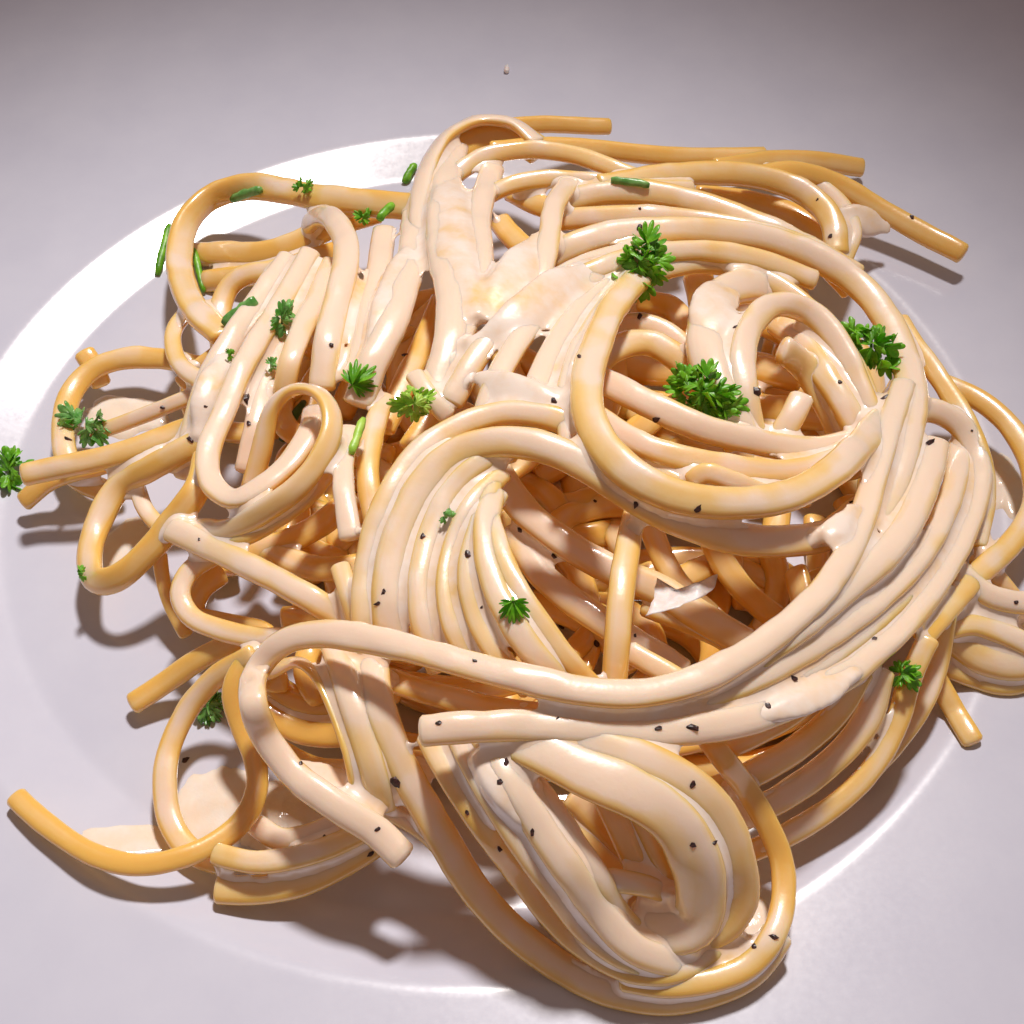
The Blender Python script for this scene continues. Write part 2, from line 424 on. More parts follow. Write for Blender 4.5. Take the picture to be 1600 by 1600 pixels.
S('creamy strand on the crest of the front bundle', 60, .75, '(750 1140 1)(795 1215 4)(842 1292 4)(890 1362 4)(938 1428 =18)(985 1478 =15)(1035 1500 =12)(1085 1498 =8)(1125 1470 =5)', film=.15)
S('strand under the crest of the front bundle, by the dark gap', 50, .5, '(800 1180 0)(850 1250 2)(898 1318 2)(938 1380 2)(975 1438 -1)(1015 1475 =10)(1060 1490 =5)', film=.05)
S('broad front ribbon folding under near the bottom', 98, .6, '(800 1150 2)(838 1166 4)(910 1205 5)(985 1236 6)(1048 1278 6)(1085 1338 5)(1096 1400 3)(1082 1446 1)(1035 1455 -1)(985 1440 -3)', flat=.34, film=-.05)
S('outer edge strand lying along the broad front ribbon', 78, .45, '(850 1150 3)(920 1162 4)(1005 1188 5)(1080 1228 5)(1130 1285 4)(1152 1350 3)(1154 1405 1)(1125 1446 -1)(1075 1470 -3)', flat=.42, film=-.1)
S('small strand bridging the hollow inside the front ribbon', 44, .5, '(900 1385 0)(945 1376 1)(1000 1382 0)(1050 1398 -3)(1090 1420 -6)')
S('shaded flat strand inside the front ribbon, left one', 52, .3, '(935 1220 -1)(965 1285 -1)(992 1345 -2)(1015 1400 -4)', flat=.45)
S('shaded flat strand inside the front ribbon, right one', 56, .32, '(985 1240 -1)(1018 1300 -1)(1045 1355 -2)(1065 1410 -4)', flat=.45)
S('flat strand closing the floor of the front ribbon hollow', 70, .3, '(860 1270 =13)(910 1320 =11)(960 1370 =9)(1010 1420 =7)', flat=.4)
S('lower flat strand in the floor of the front ribbon hollow', 70, .3, '(900 1240 =15)(950 1290 =12)(1000 1340 =10)(1050 1400 =8)(1080 1450 =6)', flat=.4)
S('cross strand lowest under the front ribbon hollow', 60, .2, '(850 1400 =4)(920 1390 =4)(990 1395 =4)(1060 1380 =4)(1120 1350 =5)')
S('second cross strand lowest under the front ribbon hollow', 60, .2, '(830 1330 =5)(900 1320 =5)(980 1325 =5)(1060 1310 =6)')
# --- right underside
S('glossy outermost strand of the underside at lower right', 44, .22, '(1450 1000 =20)(1420 1065 =17)(1402 1130 =14)(1360 1205 =11)(1298 1263 =9)(1228 1306 =8)(1150 1340 =8)')
S('strand behind the glossy outermost one at lower right', 42, .3, '(1478 960 =17)(1466 1030 =11)(1446 1090 =9)(1408 1150 =7)(1350 1215 =5)')
S('wide shaded strand in the lower right hollow, lowest', 54, .5, '(1375 1050 =20)(1358 1120 =16)(1300 1190 =13)(1225 1245 =12)(1150 1280 =12)', film=.1)
S('wide shaded strand in the lower right hollow, middle', 52, .3, '(1345 1050 =22)(1310 1110 =19)(1250 1165 =17)(1180 1208 =16)(1120 1235 =16)')
S('wide shaded strand in the lower right hollow, uppermost', 52, .2, '(1310 1050 =24)(1260 1095 =22)(1200 1135 =21)(1140 1165 =20)')
S('short blunt end pointing to the lower right on the plate', 42, .3, '(1440 1020 =9)(1464 1062 =6.5)(1492 1112 =4.5)(1519 1157 =3)', sauce=0)
# --- the big sweep
S('creamy strand with a cut left tip in the lower front', 56, .72, '(662 1143 8 r5)(720 1138 7)(800 1134 5)(880 1138 4)(960 1142 4)(1050 1142 4)(1140 1132 4)(1230 1104 4)(1310 1062 4)(1388 1000 4)(1448 930 4)(1498 850 4)(1526 772 4)(1524 705 4)(1497 662 4)(1455 640 3)(1410 648 0)', film=.1)
S('strand with a rounded tip at the right, second in the sweep', 60, .66, '(1462 692 6)(1450 745 6)(1425 808 6)(1382 868 6)(1315 925 5)(1240 985 5)(1165 1035 4)(1090 1075 3)(1010 1100 2)', film=.08)
S('third strand of the right hand sweep with twin highlights', 50, .6, '(1500 690 1)(1492 755 3)(1462 830 4)(1415 898 4)(1350 955 4)(1270 1010 4)(1190 1055 4)(1110 1088 3)(1030 1105 2)(950 1110 0)', film=.05)
S('fourth strand of the right hand sweep above the pepper flecks', 48, .55, '(1480 800 0)(1450 870 2)(1400 940 3)(1330 1000 3)(1250 1052 3)(1170 1090 3)(1090 1112 2)(1010 1122 1)', film=.05)
# --- far right
S('thin bright-rimmed strand along the outer right of the nest', 40, .2, '(1405 500 =18)(1432 543 =18)(1468 592 =18)(1500 642 =18)(1528 700 =17)(1540 770 =15)(1525 850 =14)', film=-.1)
S('large slack loop leaving the picture at the right edge', 46, .15, '(1470 598 =12)(1530 625 =12)(1580 668 =12)(1612 730 =12)(1614 795 =12)(1575 855 =13)(1520 905 =15)(1480 950 =17)(1440 995 =19)', film=-.1)
S('strand running off the right edge below the large slack loop', 42, .3, '(1470 915 =14)(1535 955 =11)(1600 975 =9)(1650 965 =8)')
S('lowest thick strand bulging at the right edge', 62, .32, '(1450 955 =12)(1500 1005 =9)(1550 1035 =8)(1600 1038 =8)(1650 1010 =8)')
S('upright strand in the crook of the right edge loops', 44, .35, '(1528 870 =12)(1560 910 =10)(1590 950 =7)(1620 1000 =6)')
S('creamy strand curling under the slack loop at right', 46, .6, '(1475 870 =15)(1510 905 =15)(1552 935 =14)(1605 942 =13)(1650 925 =12)', film=.1)
S('strand slanting into the right edge tangle', 46, .3, '(1470 985 =13)(1520 975 =12)(1565 990 =11)(1615 1015 =10)')
S('short strand filling the corner of the right edge tangle', 46, .2, '(1480 1040 =6)(1530 1060 =5)(1575 1070 =4)(1625 1055 =4)')
# --- top right
S('cut yellow end farthest back behind the heap', 34, .12, '(760 200 =14)(850 194 =12)(900 196 =11)(951 198 =10)', sauce=0)
S('straight yellow strand along the back of the heap', 38, .16, '(770 236 =20)(860 229 =18)(940 234 =16)(1030 243 =14)(1120 245 =12)(1194 244 =11)', sauce=0)
S('blunt end resting on the rim at the upper right', 38, .22, '(1120 262 =13)(1200 250 =11)(1270 251 =10)(1346 262 =8)', sauce=0)
S('long end pointing out over the rim at the far right', 42, .16, '(1170 278 =17)(1240 268 =16)(1300 284 =14)(1360 318 =12)(1430 358 =10.5)(1503 396 =10)', sauce=0)
S('arched strand with an open mouth at the upper right', 48, .3, '(940 292 1)(1030 276 1)(1110 270 1)(1190 277 1)(1258 302 1)(1300 345 0)(1308 395 -4)')
S('slim strand hugging the outside of the upper right arch', 32, .5, '(1195 266 0)(1262 278 0)(1312 316 0)(1334 362 -1)(1318 408 -5)')
S('broad brown strand in the shade of the upper right arch', 60, .05, '(1090 312 -8)(1160 320 -9)(1225 335 -9)(1280 372 -9)(1310 420 -9)')
S('thin strand arching over the back behind the herb flake', 36, .45, '(700 285 0)(735 256 2)(775 240 3)(835 234 3)(905 244 3)(965 266 2)(1015 286 0)')
S('second back strand with a green fragment on its end', 36, .35, '(755 310 -1)(800 288 1)(865 279 1)(935 286 1)(1005 293 0)(1080 296 -1)')
S('creamy swirl strand nearest the upper right arch', 52, .5, '(880 315 -2)(945 303 0)(1010 302 1)(1085 316 1)(1150 338 1)(1220 368 1)(1285 405 0)(1330 450 -4)')
S('second swirl strand below the upper right arch', 44, .5, '(860 345 -3)(935 340 -1)(1010 338 1)(1095 346 1)(1175 362 2)(1260 386 2)(1340 430 0)')
S('outer swirl strand circling down the right side of the nest', 58, .55, '(850 410 -2)(895 385 1)(960 366 2)(1040 360 3)(1125 364 3)(1210 378 3)(1290 410 3)(1352 455 3)(1393 512 3)(1417 572 3)(1425 630 4)(1415 690 4)(1395 760 3)(1360 830 2)', film=.05)
S('swirl strand with a cut end on top of the nest', 44, .45, '(830 500 0)(880 450 2)(950 415 4)(1030 396 4)(1110 393 4)(1190 407 4)(1272 438 3)')
S('inner swirl strand under the cut end at the top', 42, .5, '(990 440 -2)(1040 420 1)(1105 412 1)(1180 428 1)(1250 472 1)(1315 540 1)(1352 610 0)(1372 680 -3)')
# --- inside the nest
S('hooked creamy strand arching inside the nest', 52, .55, '(1178 690 -4)(1165 625 1)(1160 560 4 r-10)(1175 507 5 r-15)(1212 476 5 r-10)(1262 486 4)(1306 530 3)(1335 590 1)(1358 650 -1)(1368 700 -5)')
S('stout strand end facing out in the middle of the nest', 56, .45, '(1320 690 -8)(1292 630 -5)(1258 575 -2)(1224 548 2)')
S('strand slanting down inside the right of the nest', 52, .35, '(1215 505 -4)(1255 540 -2)(1290 590 -1)(1325 645 -2)(1350 700 -5)')
S('broad lumpy strand bending into the nest from above', 72, .6, '(1235 470 -4)(1175 447 0)(1122 465 2)(1100 522 2)(1112 585 1)(1138 645 -1)(1160 695 -4)', film=.1)
S('stubby upright cut end in the middle of the nest', 50, .6, '(1252 622 3)(1236 655 1)(1212 695 -3)')
S('shaded band across the upper floor of the nest', 54, .4, '(915 590 -6)(955 548 -4)(1010 535 -4)(1062 562 -5)(1105 620 -9)')
S('second shaded band across the floor of the nest', 46, .45, '(940 520 -7)(995 505 -6)(1048 525 -6)(1092 575 -8)(1120 630 -10)')
S('red shaded strand low in the nest beside the parsley', 46, .1, '(1000 470 -14)(1050 480 -14)(1075 530 -15)(1080 600 -16)')
S('pale strand across the lower nest with a pepper fleck', 54, .7, '(905 575 -3)(955 602 -1)(1020 634 0)(1090 666 0)(1170 688 0)(1260 702 -1)(1335 690 -4)', film=.1)
S('yellowish strand just inside the big ring', 50, .4, '(930 650 -3)(985 688 -1)(1060 715 0)(1145 730 0)(1230 738 0)(1310 718 0)(1372 672 -1)')
S('small bent strand caught inside the big ring', 40, .55, '(1082 752 1)(1100 736 3)(1135 748 3)(1195 772 1)(1260 778 -2)')
S('lower inside strand hidden along the bottom of the big ring', 42, .25, '(1000 720 -3)(1060 755 -2)(1140 770 -1)(1220 762 -1)(1290 735 -2)')
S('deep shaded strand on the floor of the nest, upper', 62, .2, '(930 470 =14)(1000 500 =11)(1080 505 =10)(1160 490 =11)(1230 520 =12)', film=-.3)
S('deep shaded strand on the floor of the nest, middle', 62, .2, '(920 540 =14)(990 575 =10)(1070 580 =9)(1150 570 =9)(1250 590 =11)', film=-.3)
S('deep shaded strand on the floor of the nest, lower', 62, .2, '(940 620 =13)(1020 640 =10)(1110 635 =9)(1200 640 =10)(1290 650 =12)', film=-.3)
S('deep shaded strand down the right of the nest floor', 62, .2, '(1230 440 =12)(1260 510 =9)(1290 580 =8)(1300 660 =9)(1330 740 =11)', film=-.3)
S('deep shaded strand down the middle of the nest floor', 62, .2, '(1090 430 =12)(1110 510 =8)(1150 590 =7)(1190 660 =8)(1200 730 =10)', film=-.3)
# --- big ring and front arch
S('big yellow-edged ring strand on the front of the nest', 60, .36, '(1105 396 -5)(1050 404 -1)(1000 434 2)(962 475 4)(934 535 6)(917 600 7)(922 655 8)(952 710 8)(1002 752 8)(1070 779 8)(1150 787 8)(1230 775 8)(1295 741 7)(1340 700 5)(1378 658 1)(1402 620 -5)(1420 578 -10)', film=-.02)
S('strand of the front arch on its outer left, longest', 52, .36, '(990 745 -1)(930 692 2)(880 658 4)(785 646 4)(715 668 4)(658 706 4)(614 765 4)(586 830 3)(573 900 2)(570 970 1)(578 1035 -3)')
S('broad strand forming the top of the front arch', 64, .5, '(1352 790 -2)(1290 836 0)(1180 846 2)(1085 823 3)(1000 783 4)(925 733 5)(855 700 6)(785 690 6)(722 704 5)(668 748 4)(632 812 3)(612 880 2)(606 950 1)(620 1020 -2)')
S('second strand fanning down from the front arch', 46, .5, '(800 705 3)(752 722 4)(704 768 3)(672 832 2)(656 900 2)(660 975 1)(685 1045 -2)')
S('third strand fanning down from the front arch', 44, .42, '(785 740 2)(742 785 3)(710 850 2)(698 920 2)(712 990 1)(750 1055 -2)')
S('fourth strand fanning down from the front arch', 46, .5, '(778 770 2)(745 835 3)(732 900 3)(745 965 2)(780 1028 1)(825 1075 -3)')
S('strand with the small parsley leaf in the front fan', 52, .42, '(772 770 2)(758 840 4)(772 915 4)(806 982 4)(850 1042 2)(900 1090 -2)')
S('right edge strand of the front fan beside the dark hollow', 42, .3, '(772 735 2)(764 795 3)(780 855 4)(806 915 4)(845 975 3)(893 1038 1)(945 1090 -3)')
S('upright straight strand crossing the dark hollow', 50, .35, '(1000 760 -3)(982 850 0)(970 930 1)(964 1010 0)(958 1090 -3)', flat=.5)
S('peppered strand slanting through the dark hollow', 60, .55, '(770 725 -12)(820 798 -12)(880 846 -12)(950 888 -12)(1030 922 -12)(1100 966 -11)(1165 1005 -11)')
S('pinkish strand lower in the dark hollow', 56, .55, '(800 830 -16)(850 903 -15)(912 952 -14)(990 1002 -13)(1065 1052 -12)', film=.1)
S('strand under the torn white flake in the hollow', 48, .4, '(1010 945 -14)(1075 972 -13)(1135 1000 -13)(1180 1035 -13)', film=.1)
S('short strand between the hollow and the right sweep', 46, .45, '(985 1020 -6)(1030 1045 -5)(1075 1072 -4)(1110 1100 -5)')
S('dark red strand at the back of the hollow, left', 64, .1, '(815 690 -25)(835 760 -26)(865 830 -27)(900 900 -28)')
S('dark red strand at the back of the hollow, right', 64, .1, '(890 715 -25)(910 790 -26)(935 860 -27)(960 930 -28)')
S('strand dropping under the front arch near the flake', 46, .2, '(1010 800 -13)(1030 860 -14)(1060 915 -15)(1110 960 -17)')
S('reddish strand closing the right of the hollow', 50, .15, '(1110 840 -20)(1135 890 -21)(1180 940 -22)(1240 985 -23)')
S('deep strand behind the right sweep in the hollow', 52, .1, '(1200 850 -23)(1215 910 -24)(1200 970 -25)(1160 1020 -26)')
S('shaded strand between the long sweep and the cut left tip', 50, .2, '(600 1060 -6)(680 1085 -6)(760 1105 -6)(850 1118 -6)(940 1125 -6)')
S('shaded strand beneath the cut left tip', 50, .2, '(625 1190 -6)(690 1195 -6)(760 1190 -6)(830 1180 -6)')
# --- dark floor under the front left arch
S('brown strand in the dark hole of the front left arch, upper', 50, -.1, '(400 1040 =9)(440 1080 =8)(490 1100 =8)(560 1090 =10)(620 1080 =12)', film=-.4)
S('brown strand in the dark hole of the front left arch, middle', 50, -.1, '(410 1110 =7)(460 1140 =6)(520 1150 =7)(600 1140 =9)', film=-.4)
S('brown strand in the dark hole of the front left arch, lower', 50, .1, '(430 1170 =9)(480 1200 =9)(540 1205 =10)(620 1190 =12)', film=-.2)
# --- creamy centre top
S('creamy loop standing highest at the back of the heap', 42, .7, '(662 405 -1)(656 330 2 r15)(668 262 4 r35)(702 210 5 r55)(750 188 5 r60)(803 194 4 r55)(838 222 1 r40)', film=.1)
S('yellow inner strand framed by the highest back loop', 62, -.35, '(698 244 -1)(745 214 0)(798 212 0)(842 236 -2)', flat=.4, sauce=0)
S('wide creamy strand falling from the highest back loop', 58, .85, '(712 232 1)(690 320 3)(692 400 4)(706 470 4)(702 540 3)(682 610 0)', film=.2)
S('creamy strand right of the wide falling one', 52, .82, '(770 262 0)(748 340 2)(750 420 3)(730 495 3)(700 565 2)(668 635 -2)', film=.2)
S('short upright creamy strand in the upper middle', 44, .6, '(890 285 1)(866 322 3)(857 378 3)(842 440 1)(815 490 -2)', film=.05)
S('yellow strand half buried left of the short upright one', 44, .1, '(800 300 -4)(835 318 -4)(880 330 -4)(930 330 -4)')
S('yellow strand deep behind the short upright creamy one', 46, .1, '(780 345 -4)(800 370 -4)(830 395 -5)(880 410 -6)')
S('first of the creamy sweeps rising toward the nest top', 46, .7, '(1000 390 1)(920 412 3)(852 450 4)(788 505 4)(742 562 3)(706 628 0)', film=.1)
S('second of the creamy sweeps rising toward the nest top', 46, .68, '(985 420 1)(905 448 3)(840 498 4)(794 560 4)(766 622 3)(755 680 0)', film=.1)
S('third of the creamy sweeps rising toward the nest top', 46, .72, '(965 440 1)(905 488 3)(862 550 4)(838 612 4)(835 668 2)', film=.12)
S('narrow creamy strand laid along the big ring', 40, .6, '(992 425 2)(940 488 4)(900 560 5)(884 628 5)(890 690 3)', film=.05)
S('creamy strand on the left slope of the central cream', 58, .85, '(650 335 -1)(640 420 2)(615 500 2)(580 575 0)(560 630 -3)', film=.25)
S('outer creamy strand beside the bent over one', 50, .8, '(600 360 -2)(590 440 0)(574 520 0)(556 595 -2)', film=.2)
S('orange strand down in the slit below the central cream', 46, .1, '(690 470 -9)(660 540 -10)(632 600 -10)(600 670 -11)')
S('second orange strand low in the slit below the central cream', 46, .1, '(735 520 -9)(712 580 -10)(680 640 -10)(640 700 -11)')
S('narrow strand tip leaning behind the pale parsley', 38, .65, '(648 586 3)(668 616 2)(698 650 -1)')
S('white flat strip hanging left of the front arch', 42, .82, '(545 672 1)(536 735 3)(540 790 3)(547 838 2)', flat=.45, film=.2)
S('amber strand in the dip between white strip and front arch', 44, .15, '(600 620 -5)(580 690 -4)(575 750 -4)(585 810 -6)')
S('small pale tip poking left of the front fan', 40, .5, '(532 886 0)(546 930 0)(560 985 -3)')
S('dim strand low between left loop and front fan', 50, .12, '(400 850 -11)(460 880 -11)(520 890 -12)(580 880 -14)')
S('dim red strand under the small open ring', 50, .08, '(380 870 -10)(440 850 -11)(500 820 -12)(550 780 -14)')

# --- strands buried under the visible ones, glimpsed through the gaps
rf = random.Random(5)
count = 0
while count < 64:
    cx, cy = rf.uniform(620, 1240), rf.uniform(520, 1120)
    R_, a0, span = rf.uniform(70, 300), rf.uniform(0, 6.28), rf.uniform(1.3, 3.2)
    dz = rf.uniform(-30, -18)
    pts = []
    for k in range(9):
        a = a0 + span * k / 8
        x, y = cx + R_ * math.cos(a), cy + R_ * 0.8 * math.sin(a)
        x = 890 + max(-470, min(470, x - 890)); y = 800 + max(-400, min(400, y - 800))
        h = max(2.2, dome(x, y) + dz + 2.5 * math.sin(a * 2 + cx))
        pts.append((x, y, h, rf.uniform(-30, 30)))
    if max(abs(p[0] - pts[0][0]) + abs(p[1] - pts[0][1]) for p in pts) < 160: continue
    strand('shaded linguine strand buried in the core of the heap below all others', 52, rf.uniform(.1, .4), pts, sauce=0,
           group='linguine strands buried inside the heap')
    count += 1

rf = random.Random(11); count = 0
while count < 22:
    cx, cy = rf.uniform(360, 600), rf.uniform(560, 1120)
    if cy > 1000: cx = rf.uniform(470, 640)
    R_, a0, span = rf.uniform(45, 120), rf.uniform(0, 6.28), rf.uniform(1.4, 3.0)
    pts = []
    for k in range(8):
        a = a0 + span * k / 7
        x, y = max(300, cx + R_ * math.cos(a)), cy + R_ * .8 * math.sin(a)
        if y > 960: x = max(420, x)
        pts.append((x, y, min(dome(x, y) - 8, rf.uniform(3, 5) + 3 * (count % 3)), rf.uniform(-30, 30)))
    strand('shaded linguine strand low on the plate under the left loops', 48, rf.uniform(.1, .35), pts, sauce=0,
           group='linguine strands buried under the left loops')
    count += 1

# ------------------------------------------------------------------ cream: extra drapes, then the film filling every crease
def drape(w, pts, thick=2.2):
    SEED[0] += 1
    v, f, cf = ribbon(parse(pts), w, 0.3, 0, SEED[0], 1.0, True); SAUCE_IN.append((v, f))
drape(58, '(652 372 2)(628 430 3)(600 500 3)(575 560 1)')
drape(60, '(705 250 2)(702 330 4)(716 420 5)(742 490 5)')
drape(60, '(745 590 4)(800 610 5)(858 636 5)(905 650 4)')
drape(64, '(735 540 4)(800 500 6)(860 455 6)(930 415 4)')
drape(50, '(1305 335 0)(1345 345 0)(1388 357 0)')
drape(60, '(352 560 4)(330 620 4)(312 680 2)')
drape(70, '(1150 440 2)(1112 480 4)(1108 540 3)')
drape(60, '(455 1190 =17)(510 1225 =18)(560 1235 =19)(600 1240 =18)')
drape(44, '(745 1185 4)(782 1232 5)(812 1280 5)')
drape(40, '(1180 1120 5)(1270 1095 6)(1340 1052 6)')
drape(40, '(1330 790 5)(1300 840 5)(1340 830 5)')
drape(60, '(760 500 3)(800 430 4)(840 370 3)')

import openvdb
VOX = 0.45
sv = np.concatenate([a for a, _ in SAUCE_IN]); tri, quad, base = [], [], 0
for a, f in SAUCE_IN:
    for q in f:
        if len(q) == 4: quad.append([i + base for i in q])
        elif len(q) == 3: tri.append([i + base for i in q])
        else:
            for k in range(1, len(q) - 1): tri.append([q[0] + base, q[k] + base, q[k + 1] + base])
    base += len(a)
xf = openvdb.createLinearTransform(voxelSize=VOX)
CLOSE = 1.6
g1 = openvdb.FloatGrid.createLevelSetFromPolygons(sv.astype(np.float32), triangles=np.array(tri, np.uint32), quads=np.array(quad, np.uint32), transform=xf, halfWidth=7)
p1, t1_, q1 = g1.convertToPolygons(isovalue=CLOSE, adaptivity=0.0)
g2 = openvdb.FloatGrid.createLevelSetFromPolygons(p1.astype(np.float32), triangles=t1_.astype(np.uint32), quads=q1.astype(np.uint32), transform=xf, halfWidth=7)
p2, t2_, q2 = g2.convertToPolygons(isovalue=-CLOSE, adaptivity=0.0)
faces = [tuple(reversed(q)) for q in q2.tolist()] + [tuple(reversed(q)) for q in t2_.tolist()]
me = mesh_np('cream_sauce', p2, faces)
bmm = bmesh.new(); bmm.from_mesh(me)
bmesh.ops.recalc_face_normals(bmm, faces=bmm.faces)
for _ in range(4): bmesh.ops.smooth_vert(bmm, verts=bmm.verts, factor=0.4, use_axis_x=True, use_axis_y=True, use_axis_z=True)
bmm.to_mesh(me); bmm.free()
me.polygons.foreach_set('use_smooth', [True] * len(me.polygons))
sauce = link('cream_sauce', me, m_sauce)
tag(sauce, 'thick pale cream sauce clinging to the linguine and webbing its creases', 'sauce')
base = sum(len(a) for a in ALLV)
ALLV.append(np.array([v.co[:] for v in me.vertices]) / MM)
ALLF.extend([tuple(i + base for i in q) for q in faces])

# thin puddles on the plate
def pool(label, cx, cy, rx, ry, h, seed, rot=0, z0=0.05):
    rnd = random.Random(seed); c = at_px(cx, cy, 0); c[2] = plate_z(c[0], c[1])
    vs, fs = [], []; nr, na = 8, 48
    for i in range(nr + 1):
        for k in range(na):
            a = 2 * math.pi * k / na
            e = 1 + 0.28 * noise.noise(Vector((math.cos(a) * 1.6 + seed, math.sin(a) * 1.6, 0))) + .1 * noise.noise(Vector((math.cos(a) * 5, math.sin(a) * 5, seed)))
            q = i / nr; x, y = rx * e * q * math.cos(a), ry * e * q * math.sin(a)
            x, y = x * math.cos(rot) - y * math.sin(rot), x * math.sin(rot) + y * math.cos(rot)
            X, Y = c[0] + x, c[1] + y
            z = plate_z(X, Y) - 0.1 + (h + 0.1) * (1 - q ** 4) ** .6 * (1 + .35 * noise.noise(Vector((X / 3, Y / 3, seed))))
            vs.append((X, Y, z))
    for i in range(nr):
        for k in range(na):
            k2 = (k + 1) % na
            fs.append((i * na + k, (i + 1) * na + k, (i + 1) * na + k2, i * na + k2))
    vs = np.array(vs); o = c.copy()
    ob = link('sauce_puddle', mesh_np('sauce_puddle', vs - o, fs), m_pool, loc=o)
    tag(ob, label, 'sauce', 'puddles of cream sauce on the plate')
pool('pale cream puddle inside the flat oval loop at left', 195, 650, 9, 5.5, .9, 1)
pool('thin cream puddle inside the teardrop loop at lower left', 345, 1262, 7, 8, .5, 2)
pool('cream puddle between teardrop loop and the blunt bottom strands', 445, 1275, 9, 7, 1.6, 3)
pool('glistening oily smear on the plate above the lower left curl', 220, 1318, 9, 3, .3, 4, .05)
pool('milky puddle in the crook of the long orange bend', 195, 850, 4, 7, .6, 5, -.4)
pool('small cream puddle below the front ribbon at the right', 1150, 1465, 5, 7, .4, 6, -.4)
pool('thin cream puddle beyond the right sweep, inside the slack loop', 1560, 780, 4, 8, .5, 8)

# ------------------------------------------------------------------ herbs and pepper, laid where they touch
bvh = BVHTree.FromPolygons([Vector(v) for v in np.concatenate(ALLV)], ALLF)
def surf(px, py):
    d = ray(px, py); hit, nrm, _, _ = bvh.ray_cast(Vector(CAM), Vector(d))
    if hit is None:
        P = at_px(px, py, 0)
        for _ in range(6): P = at_px(px, py, plate_z(P[0], P[1]))
        return P, V(0, 0, 1)
    n = V(*nrm)
    if np.dot(n, d) > 0: n = -n
    return V(*hit), n
def frame(n, a):
    t = unit(np.cross(n, V(0.3, 1, 0.1))); b_ = np.cross(n, t)
    x = t * math.cos(a) + b_ * math.sin(a); return x, np.cross(n, x), n

# pepper flecks: chipped, flattened grains
ICO = bmesh.new(); bmesh.ops.create_icosphere(ICO, subdivisions=1, radius=1.0)
IV = np.array([v.co[:] for v in ICO.verts]); IF = [tuple(v.index for v in f.verts) for f in ICO.faces]; ICO.free()
def pepper(px, py, size, label, stretch=1.3):
    P, n = surf(px, py); rnd = random.Random(px * 7 + py)
    sc = px_size(P) * size * 0.32
    x, y, z = frame(unit(n + 0.5 * unit(CAM - P)), rnd.uniform(0, 6.28))
    vs = []
    for v in IV:
        k = 1 + 0.75 * noise.noise(Vector(v * 1.3) + Vector((px, py, 1))) + .5 * noise.noise(Vector(v * 3.1) + Vector((py, px, 1)))
        v = v * k
        vs.append((x * v[0] * stretch + y * v[1] / stretch ** .5 + z * v[2] * 0.4) * sc)
    c = P + n * sc * 0.18
    o = link('pepper_fleck', mesh_np('pepper_fleck', np.array(vs), IF, False), m_pepper, loc=c)
    tag(o, label, 'pepper', 'cracked black pepper flecks')
